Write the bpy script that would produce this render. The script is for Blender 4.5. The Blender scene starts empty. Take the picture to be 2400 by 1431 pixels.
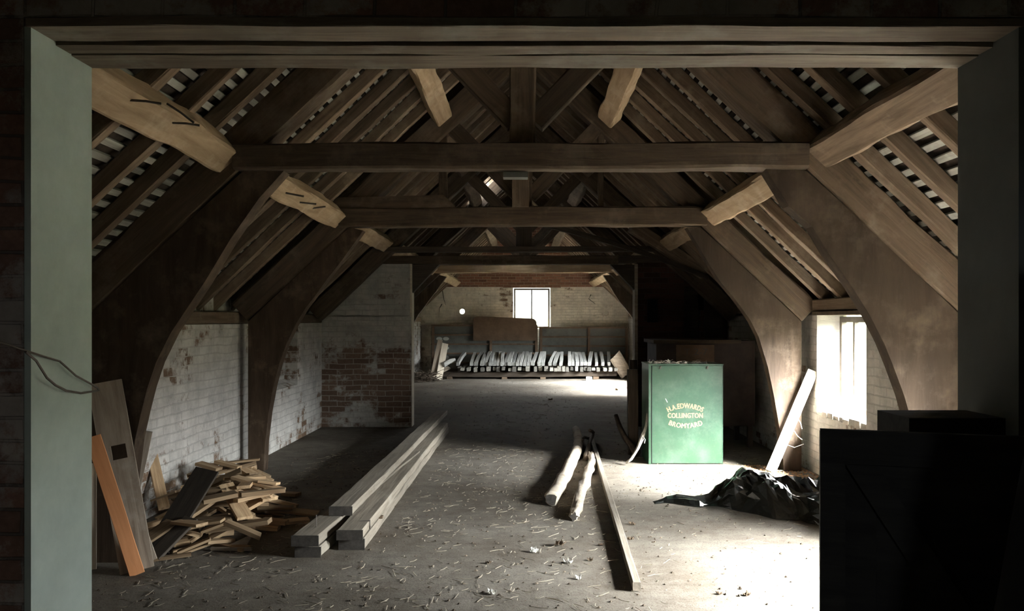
import bpy, math, random
from mathutils import Vector, Matrix, noise
C = bpy.context.scene.collection
S = bpy.context.scene
R = random.Random(7)

# ------------------------------------------------------------------ camera, sky, exposure
F = 1850.0; VX = 1230.0; VY = 750.0; H = 1.55
cam = bpy.data.cameras.new('camera'); co = bpy.data.objects.new('camera', cam); C.objects.link(co)
co.location = (0, 0, H); co.rotation_euler = (math.pi/2, 0, 0)
cam.sensor_width = 36; cam.lens = 36*F/2400
cam.shift_x = -(VX-1200)/2400; cam.shift_y = (VY-715.5)/2400
cam.clip_start = .05; cam.clip_end = 200
S.camera = co
S.view_settings.view_transform = 'Standard'; S.view_settings.look = 'None'
S.view_settings.gamma = 1; S.view_settings.use_curve_mapping = False
S.view_settings.exposure = 2.1
SKY = 22.0; GLOW = 18.0
S.cycles.max_bounces = 10; S.cycles.diffuse_bounces = 7; S.cycles.transparent_max_bounces = 16

def world():
    w = bpy.data.worlds.new('overcast_sky'); S.world = w; w.use_nodes = True
    nt = w.node_tree; n = nt.nodes; l = nt.links; n.clear()
    tc = n.new('ShaderNodeTexCoord'); sx = n.new('ShaderNodeSeparateXYZ'); l.new(tc.outputs['Generated'], sx.inputs[0])
    rp = n.new('ShaderNodeValToRGB'); e = rp.color_ramp.elements
    mr = n.new('ShaderNodeMapRange'); mr.inputs[1].default_value = -1; mr.inputs[2].default_value = 1
    l.new(sx.outputs['Z'], mr.inputs[0]); l.new(mr.outputs[0], rp.inputs[0])
    e[0].position = .0; e[0].color = (.03, .034, .02, 1)
    e[1].position = .50; e[1].color = (.05, .055, .035, 1)
    for p, c in ((.512, (.15, .16, .165)), (.545, (.34, .36, .37)), (.60, (.30, .32, .33)), (.70, (.28, .30, .31)), (.785, (1, 1.03, 1.02)), (.90, (.9, .96, 1)), (1, (.7, .78, .85))):
        x = e.new(p); x.color = (*c, 1)
    # hazy brightness of the sky on the window side (towards +x), above the trees
    dt = n.new('ShaderNodeVectorMath'); dt.operation = 'DOT_PRODUCT'; l.new(tc.outputs['Generated'], dt.inputs[0])
    az = math.radians(-31); el = math.radians(43)
    dt.inputs[1].default_value = (math.cos(el)*math.cos(az), math.cos(el)*math.sin(az), math.sin(el))
    gl = n.new('ShaderNodeMapRange'); gl.interpolation_type = 'SMOOTHSTEP'; l.new(dt.outputs['Value'], gl.inputs[0])
    gl.inputs[1].default_value = .74; gl.inputs[2].default_value = .985; gl.inputs[3].default_value = 1.0; gl.inputs[4].default_value = GLOW
    ml = n.new('ShaderNodeMath'); ml.operation = 'MULTIPLY'; ml.inputs[1].default_value = SKY; l.new(gl.outputs[0], ml.inputs[0])
    bg = n.new('ShaderNodeBackground'); l.new(ml.outputs[0], bg.inputs[1])
    l.new(rp.outputs[0], bg.inputs[0]); o = n.new('ShaderNodeOutputWorld'); l.new(bg.outputs[0], o.inputs[0])
    w.cycles.sampling_method = 'MANUAL'; w.cycles.sample_map_resolution = 512
world()
def portal(loc, rot, sx, sy):
    d = bpy.data.lights.new('window_portal', 'AREA'); d.shape = 'RECTANGLE'; d.size = sx; d.size_y = sy
    d.cycles.is_portal = True
    o = bpy.data.objects.new('window_portal', d); C.objects.link(o); o.location = loc; o.rotation_euler = rot
# windows: right wall (y0, y1, z0, z1)
WZ0, WZ1 = .60, 1.58
RWIN = [(3.30, 4.65, WZ0, WZ1), (6.82, 7.97, WZ0, WZ1), (16.3, 17.4, WZ0, WZ1), (18.2, 19.7, WZ0, WZ1)]  # third window is unseen, added to light the last truss collar
FWIN = (-.33, .73, 1.31, 2.48); FY = 22.5
portal((.425, -2.42, 2.125), (math.radians(90), 0, 0), .45, .45)  # portal of the added opening behind the camera
for y0, y1, z0, z1 in RWIN:
    portal((3.30, (y0+y1)/2, (z0+z1)/2), (0, math.radians(90), 0), z1-z0, y1-y0)
portal(((FWIN[0]+FWIN[1])/2, FY+.32, (FWIN[2]+FWIN[3])/2), (math.radians(-90), 0, 0), FWIN[1]-FWIN[0], FWIN[3]-FWIN[2])

def P(px, py, Y):      # a point seen at (px, py) of the photograph at depth Y
    return Vector(((px-VX)/F*Y, Y, H+(VY-py)/F*Y))
def G(px, py, z=0.0):  # a point on a level surface z
    Y = F*(H-z)/(py-VY); return Vector(((px-VX)/F*Y, Y, z))

# ------------------------------------------------------------------ materials
def mat(name):
    m = bpy.data.materials.new(name); m.use_nodes = True
    nt = m.node_tree; b = nt.nodes['Principled BSDF']
    return m, nt, nt.nodes, nt.links, b
def ramp(n, l, src, stops):
    r = n.new('ShaderNodeValToRGB'); e = r.color_ramp.elements
    e[0].position = stops[0][0]; e[0].color = (*stops[0][1], 1)
    e[1].position = stops[-1][0]; e[1].color = (*stops[-1][1], 1)
    for p, c in stops[1:-1]:
        x = e.new(p); x.color = (*c, 1)
    l.new(src, r.inputs[0]); return r.outputs[0]
def nz(n, l, vec, scale, detail=4, rough=.6, dist=0):
    t = n.new('ShaderNodeTexNoise'); t.inputs['Scale'].default_value = scale; t.inputs['Detail'].default_value = detail
    t.inputs['Roughness'].default_value = rough; t.inputs['Distortion'].default_value = dist
    if vec is not None: l.new(vec, t.inputs['Vector'])
    return t.outputs['Fac']
def mixc(n, l, fac, a, b, mode='MIX'):
    m = n.new('ShaderNodeMix'); m.data_type = 'RGBA'; m.blend_type = mode
    for k, v in ((0, fac), (6, a), (7, b)):
        if hasattr(v, 'links'): l.new(v, m.inputs[k])
        elif k == 0: m.inputs[0].default_value = v
        else: m.inputs[k].default_value = (*v, 1)
    return m.outputs[2]
def mth(n, l, op, a, b=None):
    m = n.new('ShaderNodeMath'); m.operation = op
    for k, v in ((0, a), (1, b)):
        if v is None: continue
        if hasattr(v, 'links'): l.new(v, m.inputs[k])
        else: m.inputs[k].default_value = v
    return m.outputs[0]
def bump(n, l, b, h, s, d=.01):
    k = n.new('ShaderNodeBump'); k.inputs['Strength'].default_value = s; k.inputs['Distance'].default_value = d
    l.new(h, k.inputs['Height']); l.new(k.outputs[0], b.inputs['Normal'])
def coords(n, l, scale=(1, 1, 1), rnd=True):
    tc = n.new('ShaderNodeTexCoord'); mp = n.new('ShaderNodeMapping'); mp.inputs['Scale'].default_value = scale
    l.new(tc.outputs['Object'], mp.inputs[0])
    if rnd:
        oi = n.new('ShaderNodeObjectInfo'); v = mth(n, l, 'MULTIPLY', oi.outputs['Random'], 37.0)
        l.new(v, mp.inputs['Location'])
        return mp.outputs[0], oi.outputs['Random'], tc.outputs['Object']
    return mp.outputs[0], None, tc.outputs['Object']
def wood(name, dark, light, dust=None, axis=0, grain=16, rough=.85, vary=.35, bs=.5, dustlo=.52, dusthi=.7):
    m, nt, n, l, b = mat(name)
    sc = [grain]*3; sc[axis] = 1.1
    v, rnd, obj = coords(n, l, tuple(sc))
    g = nz(n, l, v, 1.6, 7, .65, .6)
    c = ramp(n, l, g, ((.3, dark), (.72, light)))
    v2, _, _ = coords(n, l, (2.2, 2.2, 2.2))
    if dust:
        f = ramp(n, l, nz(n, l, v2, 1.5, 5, .7), ((dustlo, (0, 0, 0)), (dusthi, (1, 1, 1))))
        c = mixc(n, l, mth(n, l, 'MULTIPLY', f, .7), c, dust)
    k = ramp(n, l, rnd, ((0, (1-vary,)*3), (1, (1+vary*.6,)*3)))
    c = mixc(n, l, 1.0, c, k, 'MULTIPLY')
    l.new(c, b.inputs['Base Color']); b.inputs['Roughness'].default_value = rough
    b.inputs['Specular IOR Level'].default_value = .25
    bump(n, l, b, g, bs, .006)
    return m
def brick(name, u, paint, coverage, b1=(.25, .16, .10), b2=(.17, .11, .072), mortar=(.30, .27, .22), zlo=None, zhi=None, offs=0., low_cov=None, fine=1.):
    """u = world axis running along the wall (0: x, 1: y)"""
    m, nt, n, l, b = mat(name)
    tc = n.new('ShaderNodeTexCoord'); sx = n.new('ShaderNodeSeparateXYZ'); l.new(tc.outputs['Object'], sx.inputs[0])
    cb = n.new('ShaderNodeCombineXYZ'); l.new(sx.outputs[u], cb.inputs[0]); l.new(sx.outputs[2], cb.inputs[1])
    wv = n.new('ShaderNodeTexNoise'); wv.inputs['Scale'].default_value = 3.0; l.new(tc.outputs['Object'], wv.inputs['Vector'])
    ad = n.new('ShaderNodeVectorMath'); ad.operation = 'MULTIPLY_ADD'; l.new(wv.outputs['Color'], ad.inputs[0])
    ad.inputs[1].default_value = (.05, .035, 0); l.new(cb.outputs[0], ad.inputs[2])
    bt = n.new('ShaderNodeTexBrick'); l.new(ad.outputs[0], bt.inputs['Vector'])
    bt.inputs['Scale'].default_value = 1; bt.inputs['Brick Width'].default_value = .235*fine; bt.inputs['Row Height'].default_value = .078*fine
    bt.inputs['Mortar Size'].default_value = .006; bt.inputs['Mortar Smooth'].default_value = .3
    bt.inputs['Color1'].default_value = (0, 0, 0, 1); bt.inputs['Color2'].default_value = (1, 1, 1, 1); bt.inputs['Mortar'].default_value = (.5, .5, .5, 1)
    cr = ramp(n, l, bt.outputs['Color'], ((0, b1), (1, b2)))
    fn = nz(n, l, tc.outputs['Object'], 30, 5, .7)
    cr = mixc(n, l, 1.0, cr, ramp(n, l, fn, ((.25, (.7,)*3), (.8, (1.25,)*3))), 'MULTIPLY')
    cr = mixc(n, l, bt.outputs['Fac'], cr, mortar)
    # paint wear
    big = nz(n, l, tc.outputs['Object'], 1.1, 4, .6); med = nz(n, l, tc.outputs['Object'], 9, 5, .75)
    s = mth(n, l, 'ADD', mth(n, l, 'MULTIPLY', big, .9), mth(n, l, 'MULTIPLY', med, .55))
    s = mth(n, l, 'ADD', s, mth(n, l, 'MULTIPLY', bt.outputs['Color'], .16))
    th = coverage
    if zlo is not None:
        mr = n.new('ShaderNodeMapRange'); l.new(sx.outputs[2], mr.inputs[0])
        mr.inputs[1].default_value = zlo; mr.inputs[2].default_value = zhi
        mr.inputs[3].default_value = low_cov; mr.inputs[4].default_value = coverage
        th = mr.outputs[0]
    d = mth(n, l, 'SUBTRACT', th, s)           # >0 painted
    pm = ramp(n, l, mth(n, l, 'ADD', mth(n, l, 'MULTIPLY', d, 6), .5), ((.2, (0, 0, 0)), (.8, (1, 1, 1))))
    pc = ramp(n, l, nz(n, l, tc.outputs['Object'], 5, 6, .7), ((.3, tuple(x*.6 for x in paint)), (.62, paint)))
    pc = mixc(n, l, mth(n, l, 'MULTIPLY', bt.outputs['Fac'], .5), pc, tuple(x*.7 for x in paint))
    cc = mixc(n, l, pm, cr, pc)
    l.new(cc, b.inputs['Base Color']); b.inputs['Roughness'].default_value = .92; b.inputs['Specular IOR Level'].default_value = .15
    hh = mth(n, l, 'SUBTRACT', mth(n, l, 'MULTIPLY', fn, .35), bt.outputs['Fac'])
    hh = mth(n, l, 'ADD', hh, mth(n, l, 'MULTIPLY', pm, .25))
    bump(n, l, b, hh, .9, .012)
    return m
def plain(name, col, rough=.8, var=.2, scale=6, metal=0, spec=.3, bs=.2):
    m, nt, n, l, b = mat(name)
    v, rnd, obj = coords(n, l)
    g = nz(n, l, v, scale, 6, .7)
    c = ramp(n, l, g, ((.3, tuple(x*(1-var) for x in col)), (.7, tuple(min(1, x*(1+var)) for x in col))))
    l.new(c, b.inputs['Base Color']); b.inputs['Roughness'].default_value = rough
    b.inputs['Metallic'].default_value = metal; b.inputs['Specular IOR Level'].default_value = spec
    if bs: bump(n, l, b, g, bs, .005)
    return m
M = {}
M['oak'] = wood('old_oak', (.055, .036, .022), (.135, .095, .062), (.18, .14, .10))
M['oak_v'] = wood('old_oak_upright', (.036, .022, .013), (.088, .058, .036), (.17, .125, .085), axis=2, grain=7, dustlo=.52, dusthi=.72)
M['oak_dark'] = wood('dark_oak', (.03, .022, .016), (.075, .055, .038))
M['purlin'] = wood('pale_oak', (.28, .19, .11), (.53, .39, .25), (.58, .46, .325), grain=9, vary=.1)  # paler oak tone for purlins and one collar
M['rafter'] = wood('rafter_oak', (.10, .07, .044), (.24, .17, .115), (.30, .235, .165), grain=18)
M['lath'] = wood('limed_lath', (.24, .23, .20), (.44, .43, .38), (.55, .55, .5), grain=20, vary=.25)
M['lintelwood'] = wood('weathered_board', (.10, .075, .053), (.24, .195, .145), (.25, .24, .20), grain=18, vary=.12)
M['sawn'] = wood('sawn_grey_timber', (.15, .125, .095), (.33, .285, .225), (.30, .27, .22), grain=20, vary=.15)
M['plank_grey'] = wood('grey_plank', (.20, .155, .115), (.42, .35, .27), (.45, .40, .33), grain=14, vary=.1)
M['plank_orange'] = wood('orange_plank', (.52, .215, .085), (.72, .33, .15), None, grain=14, vary=.0, bs=.15)
M['plank_dark'] = wood('dark_plank', (.045, .036, .028), (.10, .08, .06), grain=14)
M['offcut'] = wood('sawn_offcut', (.26, .155, .08), (.58, .42, .25), None, grain=22, vary=.6)
M['paleplank'] = wood('pale_plank', (.55, .47, .36), (.75, .68, .56), None, grain=18, vary=.05)
M['billet'] = wood('grey_billet', (.16, .155, .14), (.42, .42, .40), (.32, .31, .28), grain=14, vary=.3)
M['billet_dark'] = wood('grey_billet_shade', (.07, .065, .055), (.30, .28, .24), None, grain=14, vary=.75)  # bottom row: shade on its front ends put into the colour
M['bark'] = wood('peeled_log', (.36, .29, .22), (.66, .58, .47), (.25, .18, .13), grain=9, vary=.1, bs=1)
M['bark_dark'] = wood('dark_bark', (.05, .035, .025), (.16, .12, .085), grain=9)
M['endgrain'] = plain('end_grain', (.04, .034, .028), .9, .5, 20)
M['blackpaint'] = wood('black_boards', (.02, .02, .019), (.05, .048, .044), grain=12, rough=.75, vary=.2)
WP = (.62, .59, .54)
M['brick_left'] = brick('whitewashed_brick_left', 1, WP, .925, zlo=.0, zhi=.5, low_cov=.84)
M['brick_right'] = brick('whitewashed_brick_right', 1, (.56, .53, .48), .93)
M['brick_cross'] = brick('worn_whitewashed_brick', 0, (.50, .475, .43), .95, b1=(.22, .145, .10), b2=(.14, .092, .066), zlo=1.15, zhi=1.5, low_cov=.76, mortar=(.36, .32, .27))
M['brick_dark'] = brick('dark_brick', 0, (.08, .06, .05), .45, b1=(.075, .035, .022), b2=(.035, .018, .012), mortar=(.06, .045, .035))  # dark unpainted brick right of the middle opening
M['brick_far'] = brick('whitewashed_brick_far', 0, (.70, .63, .51), .99)
M['brick_gable'] = brick('bare_brick_gable', 0, (.3, .25, .2), .5, b1=(.26, .13, .08), b2=(.15, .075, .05), mortar=(.30, .24, .17))
M['brick_near'] = brick('near_brick', 0, (.38, .34, .30), .80, b1=(.26, .15, .11), b2=(.16, .10, .075), mortar=(.12, .10, .085))
M['plaster'] = plain('green_white_plaster', (.38, .44, .39), .9, .16, 2.5, bs=.4)
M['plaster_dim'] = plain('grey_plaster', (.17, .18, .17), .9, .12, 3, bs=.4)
M['tile'] = plain('clay_tile_underside', (.06, .045, .035), .95, .5, 8)
M['steel_green'] = None
M['rust'] = plain('rusty_sheet', (.13, .085, .055), .8, .35, 4, bs=.3)
M['galv'] = plain('dull_galvanised', (.11, .112, .10), .7, .25, 5, metal=.0)
M['galv_slot'] = plain('pale_slot_lining', (.50, .52, .48), .8, .1, 5)
M['binmetal'] = plain('dark_sheet_metal', (.045, .032, .026), .8, .5, 3)  # dark mottled tone all over the bin
M['wire'] = plain('grey_wire', (.12, .10, .085), .7, .2, 8)
M['rope'] = plain('frayed_rope', (.45, .42, .36), .95, .4, 30)
M['leaf'] = plain('dry_leaf', (.10, .07, .045), .9, .4, 20)
M['pale_scrap'] = plain('pale_scrap', (.6, .58, .52), .9, .2, 20)
M['straw'] = plain('dry_straw', (.36, .31, .23), .9, .4, 9)
M['dirt'] = plain('dark_crumbs', (.11, .085, .06), .95, .5, 9)
M['chaff'] = plain('brown_chaff', (.30, .17, .09), .95, .5, 12)
M['cobweb'] = plain('dusty_straw_tuft', (.36, .31, .25), .95, .4, 30)
M['letter'] = plain('cream_lettering', (.34, .225, .125), .7, .15, 60, bs=0)
M['chalk'] = plain('chalk', (.11, .10, .09), .9, .2, 60, bs=0)
M['frame_paint'] = plain('old_window_paint', (.10, .085, .065), .8, .3, 12)
M['stone'] = plain('rubble_stone', (.45, .41, .35), .95, .35, 9, bs=.6)
M['block'] = plain('white_block', (.75, .75, .72), .9, .1, 9)
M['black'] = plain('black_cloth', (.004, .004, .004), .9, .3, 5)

def special_materials():
    # black plastic sheet
    m, nt, n, l, b = mat('black_polythene'); b.inputs['Base Color'].default_value = (.012, .013, .012, 1)
    b.inputs['Roughness'].default_value = .2; b.inputs['Specular IOR Level'].default_value = .9
    v, r_, o = coords(n, l); bump(n, l, b, nz(n, l, v, 14, 4, .6), .4, .01); M['poly'] = m
    # green steel, dusty
    m, nt, n, l, b = mat('green_enamelled_steel'); v, r_, o = coords(n, l)
    g = nz(n, l, v, 2.4, 6, .65)
    c = ramp(n, l, g, ((.3, (.008, .042, .018)), (.7, (.015, .064, .029))))
    sp = ramp(n, l, nz(n, l, v, 45, 3, .7), ((.60, (0, 0, 0)), (.72, (1, 1, 1))))
    c = mixc(n, l, mth(n, l, 'MULTIPLY', sp, .35), c, (.12, .09, .07))
    du = ramp(n, l, nz(n, l, v, 5, 7, .75), ((.45, (0, 0, 0)), (.75, (1, 1, 1))))
    c = mixc(n, l, mth(n, l, 'MULTIPLY', du, .20), c, (.26, .30, .25))
    l.new(c, b.inputs['Base Color']); b.inputs['Roughness'].default_value = .36; b.inputs['Specular IOR Level'].default_value = .8; b.inputs['Coat Weight'].default_value = .5; b.inputs['Coat IOR'].default_value = 1.8; b.inputs['Coat Roughness'].default_value = .3
    M['steel_green'] = m
    # window glass: mostly clear, lightly reflecting
    m, nt, n, l, b = mat('window_glass'); n.remove(b)
    t = n.new('ShaderNodeBsdfTransparent'); g = n.new('ShaderNodeBsdfGlossy'); g.inputs['Roughness'].default_value = .08
    mx = n.new('ShaderNodeMixShader'); mx.inputs[0].default_value = .06
    l.new(t.outputs[0], mx.inputs[1]); l.new(g.outputs[0], mx.inputs[2]); l.new(mx.outputs[0], n['Material Output'].inputs[0]); M['glass'] = m
    # floor
    m, nt, n, l, b = mat('dusty_floor'); tc = n.new('ShaderNodeTexCoord'); o = tc.outputs['Object']
    big = nz(n, l, o, .8, 5, .65); med = nz(n, l, o, 7, 7, .75); fine = nz(n, l, o, 70, 4, .8)
    c = ramp(n, l, big, ((.3, (.105, .084, .062)), (.7, (.215, .193, .163))))
    c = mixc(n, l, 1., c, ramp(n, l, med, ((.28, (.62, .60, .57)), (.68, (1.12, 1.12, 1.12)))), 'MULTIPLY')
    c = mixc(n, l, 1., c, ramp(n, l, fine, ((.36, (.50, .46, .42)), (.46, (1., 1., 1.)), (.8, (1.15, 1.15, 1.15)))), 'MULTIPLY')
    mp = n.new('ShaderNodeMapping'); mp.inputs['Scale'].default_value = (.35, 12, 1); l.new(o, mp.inputs[0])
    st = nz(n, l, mp.outputs[0], 1.3, 5, .6)
    c = mixc(n, l, 1., c, ramp(n, l, st, ((.3, (.86, .86, .86)), (.5, (1., 1., 1.)))), 'MULTIPLY')
    l.new(c, b.inputs['Base Color']); b.inputs['Roughness'].default_value = .9; b.inputs['Specular IOR Level'].default_value = .2
    bump(n, l, b, mth(n, l, 'ADD', mth(n, l, 'MULTIPLY', med, .8), mth(n, l, 'MULTIPLY', fine, .5)), .6, .012)
    M['floor'] = m
special_materials()

# ------------------------------------------------------------------ mesh helpers
class MB:
    def __init__(s): s.v = []; s.f = []
    def add(s, vs, fs):
        k = len(s.v); s.v += [tuple(x) for x in vs]; s.f += [tuple(i+k for i in f) for f in fs]; return s
    def box(s, lo, hi, mx=None):
        x0, y0, z0 = lo; x1, y1, z1 = hi
        vs = [Vector(p) for p in ((x0,y0,z0),(x1,y0,z0),(x1,y1,z0),(x0,y1,z0),(x0,y0,z1),(x1,y0,z1),(x1,y1,z1),(x0,y1,z1))]
        if mx is not None: vs = [mx @ p for p in vs]
        return s.add(vs, ((3,2,1,0),(4,5,6,7),(0,1,5,4),(1,2,6,5),(2,3,7,6),(3,0,4,7)))
    def prism(s, poly, y0, y1):          # poly in (x, z), anticlockwise seen from -y
        n = len(poly)
        vs = [(x, y0, z) for x, z in poly]+[(x, y1, z) for x, z in poly]
        fs = [tuple(range(n)), tuple(range(2*n-1, n-1, -1))]+[(i+n, (i+1) % n+n, (i+1) % n, i) for i in range(n)]
        return s.add(vs, fs)
    def tube(s, pts, rad, k=8, jitter=0, seed=0, cap=True):
        pts = [Vector(p) for p in pts]; n = len(pts); rings = []
        for i, p in enumerate(pts):
            d = (pts[min(i+1, n-1)]-pts[max(i-1, 0)]).normalized()
            a = d.cross(Vector((0, 0, 1)))
            if a.length < .05: a = d.cross(Vector((0, 1, 0)))
            a.normalize(); b = a.cross(d); r = rad[i] if hasattr(rad, '__len__') else rad
            for j in range(k):
                t = 2*math.pi*j/k
                q = r*(1+jitter*noise.noise(p*7+Vector((j*1.7, seed, 0))))
                rings.append(p+(a*math.cos(t)+b*math.sin(t))*q)
        fs = [(i*k+j, i*k+(j+1) % k, (i+1)*k+(j+1) % k, (i+1)*k+j) for i in range(n-1) for j in range(k)]
        if cap: fs += [tuple(range(k-1, -1, -1)), tuple((n-1)*k+j for j in range(k))]
        return s.add(rings, fs)
    def obj(s, name, m, parent=None, smooth=False, mx=None):
        me = bpy.data.meshes.new(name); me.from_pydata(s.v, [], s.f); me.update()
        o = bpy.data.objects.new(name, me); me.materials.append(m); C.objects.link(o)
        if smooth: me.polygons.foreach_set('use_smooth', [True]*len(me.polygons))
        W = mx if mx is not None else Matrix()
        if parent is not None:
            o.parent = parent; W = Matrix.Translation(-parent.location) @ W if parent.type == 'EMPTY' else parent.matrix_basis.inverted() @ W
        o.matrix_basis = W
        return o
def tag(o, label=None, cat=None, group=None, kind=None):
    if label: o['label'] = label
    if cat: o['category'] = cat
    if group: o['group'] = group
    if kind: o['kind'] = kind
    return o
def struct(o): o['kind'] = 'structure'; return o
def thing(name, label, cat, loc=(0, 0, 0), group=None):
    o = bpy.data.objects.new(name, None); o.empty_display_size = .1; C.objects.link(o); o.location = loc
    return tag(o, label, cat, group)
def frame(p0, p1, up):
    x = (p1-p0).normalized(); z = Vector(up); z = (z-x*z.dot(x)).normalized(); y = z.cross(x)
    m = Matrix((x, y, z)).transposed().to_4x4(); m.translation = p0; return m
_seed = [0]
def beam_mb(L, w, h, irr=.006, ch=None, seg=None, bow=0, taper=1, wave=3.0):
    _seed[0] += 1; sd = _seed[0]*3.17
    mb = MB(); seg = seg or max(2, min(24, int(L/.18))); ch = min(w, h)*.09 if ch is None else ch
    a, b = w/2, h/2; prof = ((-a+ch,-b),(a-ch,-b),(a,-b+ch),(a,b-ch),(a-ch,b),(-a+ch,b),(-a,b-ch),(-a,-b+ch))
    for i in range(seg+1):
        t = i/seg; x = L*t
        oy = irr*1.2*noise.noise(Vector((x*1.1, sd, 0))); oz = irr*1.2*noise.noise(Vector((x*1.1, sd, 9)))+bow*math.sin(math.pi*t)
        k = 1+(taper-1)*t
        for j, (y, z) in enumerate(prof):
            q = irr*noise.noise(Vector((x*wave, sd+j*.9, 4)))
            mb.v.append((x, (y*k+oy+q*(1 if y > 0 else -1)), z*k+oz+q*(1 if z > 0 else -1)))
    for i in range(seg):
        for j in range(8): mb.f.append((i*8+j, (i+1)*8+j, (i+1)*8+(j+1) % 8, i*8+(j+1) % 8))
    mb.f += [tuple(range(8)), tuple(seg*8+j for j in range(7, -1, -1))]
    return mb
def beam(name, p0, p1, w, h, m, parent=None, up=(0, 0, 1), **k):
    """w = width across, h = depth along `up`"""
    p0 = Vector(p0); p1 = Vector(p1)
    return beam_mb((p1-p0).length, w, h, **k).obj(name, m, parent, mx=frame(p0, p1, up))
ORD = ['first', 'second', 'third', 'fourth', 'fifth', 'sixth', 'seventh', 'eighth', 'ninth', 'tenth', 'eleventh', 'twelfth', 'thirteenth',
       'fourteenth', 'fifteenth', 'sixteenth', 'seventeenth', 'eighteenth', 'nineteenth', 'twentieth']
def ordn(i):
    if i < 20: return ORD[i]
    t = {20: 'twenty', 30: 'thirty', 40: 'forty', 50: 'fifty', 60: 'sixty', 70: 'seventy', 80: 'eighty', 90: 'ninety'}[(i+1)//10*10] if i < 99 else 'hundred'
    return (t+'-'+ORD[(i+1) % 10-1]) if (i+1) % 10 else t.replace('ty', 'tieth')

# ------------------------------------------------------------------ the shell
def panel(axis, a0, a1, u0, u1, z0, z1, holes):
    """wall slab between a0..a1 across, u0..u1 along, with rectangular holes"""
    us = sorted({u0, u1, *[h[0] for h in holes], *[h[1] for h in holes]}); zs = sorted({z0, z1, *[h[2] for h in holes], *[h[3] for h in holes]})
    mb = MB()
    for i in range(len(us)-1):
        for j in range(len(zs)-1):
            uc, zc = (us[i]+us[i+1])/2, (zs[j]+zs[j+1])/2
            if any(h[0] < uc < h[1] and h[2] < zc < h[3] for h in holes): continue
            if axis == 'x': mb.box((a0, us[i], zs[j]), (a1, us[i+1], zs[j+1]))
            else: mb.box((us[i], a0, zs[j]), (us[i+1], a1, zs[j+1]))
    return mb
TAN = .94; NY0, NY1 = 2.63, 3.0; CY0, CY1 = 11.5, 11.72; YE = FY
def slope_z(x, c): return c-TAN*abs(x)
struct(MB().box((-3.25, -2.2, -.1), (3.25, YE+.3, 0)).obj('floor', M['floor']))
wl = struct(panel('x', -3.25, -2.95, NY1-.2, YE+.3, 0, 1.51, [(8.95, 10.24, .72, 1.51)]).obj('wall_left', M['brick_left']))
MB().box((-3.25, NY1-.2, 1.51), (-3.10, YE+.3, 1.80)).obj('wall_head', M['brick_left'], wl)
nb = MB(); nb.box((-3.25, 8.9, .60), (-3.11, 10.3, 1.51)); nb.add([(-3.12, 8.95, .80), (-2.955, 8.95, .715), (-2.955, 10.24, .715), (-3.12, 10.24, .80), (-3.12, 8.95, .7), (-3.12, 10.24, .7)], [(0, 1, 2, 3), (0, 4, 1), (3, 2, 5)])
nb.obj('niche_back', M['brick_left'], wl)
wr = struct(panel('x', 2.95, 3.25, NY1-.2, YE+.3, 0, 1.60, RWIN and [(a, b, c, d+.02) for a, b, c, d in RWIN]).obj('wall_right', M['brick_right']))
MB().box((3.10, NY1-.2, 1.60), (3.25, YE+.3, 1.80)).obj('wall_head', M['brick_right'], wr)
# near wall with the wide opening
nw = struct(panel('y', NY0, NY1, -3.25, 3.25, 0, 4.9, [(-1.67, 1.67, 0, 2.56)]).obj('wall_front', M['brick_near']))
struct(MB().box((-1.67, NY0+.004, 0), (-1.648, NY1+.004, 2.53)).obj('trim_1', M['plaster']))
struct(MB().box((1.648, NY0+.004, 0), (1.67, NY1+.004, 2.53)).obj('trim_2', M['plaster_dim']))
lt = struct(MB().box((-1.66, NY0+.01, 2.545), (1.66, NY1-.01, 2.56)).obj('trim_3', M['oak_dark']))
for k, (y0, y1, dz) in enumerate(((NY0-.005, NY0+.14, .012), (NY0+.147, NY0+.235, 0.0), (NY0+.24, NY1+.012, -.004))):
    beam('lintel_board', (-1.66, (y0+y1)/2, 2.53+dz), (1.66, (y0+y1)/2, 2.53+dz), y1-y0, .03, M['lintelwood'], lt, irr=.004, seg=20)
# the camera's side of the opening
struct(panel('x', -3.25, -2.95, -2.2, NY0, 0, 3.1, []).obj('wall_entry_left', M['brick_near']))
struct(panel('x', 2.95, 3.25, -2.2, NY0, 0, 3.1, []).obj('wall_entry_right', M['brick_near']))
struct(panel('y', -2.4, -2.2, -3.25, 3.25, 0, 3.1, [(.2, .65, 1.9, 2.35)]).obj('wall_entry_back', M['brick_near']))  # small square opening added to let faint light into the entry
struct(MB().box((-3.25, -2.4, 3.05), (3.25, NY0, 3.15)).obj('ceiling_entry', M['oak_dark']))
# cross wall
cw = struct(MB().prism([(-2.95, 0), (-1.65, 0), (-1.65, 2.37), (-1.65, 2.47), (-2.27, 2.47), (-3.05, 1.75)], CY0, CY1).obj('wall_middle_left', M['brick_cross']))
MB().prism([(-2.95, 0), (-1.652, 0), (-1.652, 1.60), (-2.95, 1.60)], CY0-.035, CY0).obj('offset_course', M['brick_cross'], cw)
rd = panel('y', CY0, CY1, 1.63, 2.95, 0, 2.05, [(2.32, 2.56, 1.28, 2.05)])
rd.prism([(1.63, 2.05), (2.72, 2.05), (2.27, 2.47), (1.63, 2.47)], CY0, CY1); rd.prism([(2.56, 1.7), (3.05, 1.7), (2.72, 2.05), (2.56, 2.05)], CY0, CY1)
cr_ = struct(rd.obj('wall_middle_right', M['brick_dark']))
MB().box((2.30, CY1-.05, 1.26), (2.58, CY1-.02, 2.07)).obj('recess_boards', M['oak_dark'], cr_)
struct(MB().box((-1.672, CY0-.01, 0), (-1.644, CY1, 2.37)).obj('trim_4', M['paleplank']))  # pale board colour stands in for far-window light on this jamb
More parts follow.
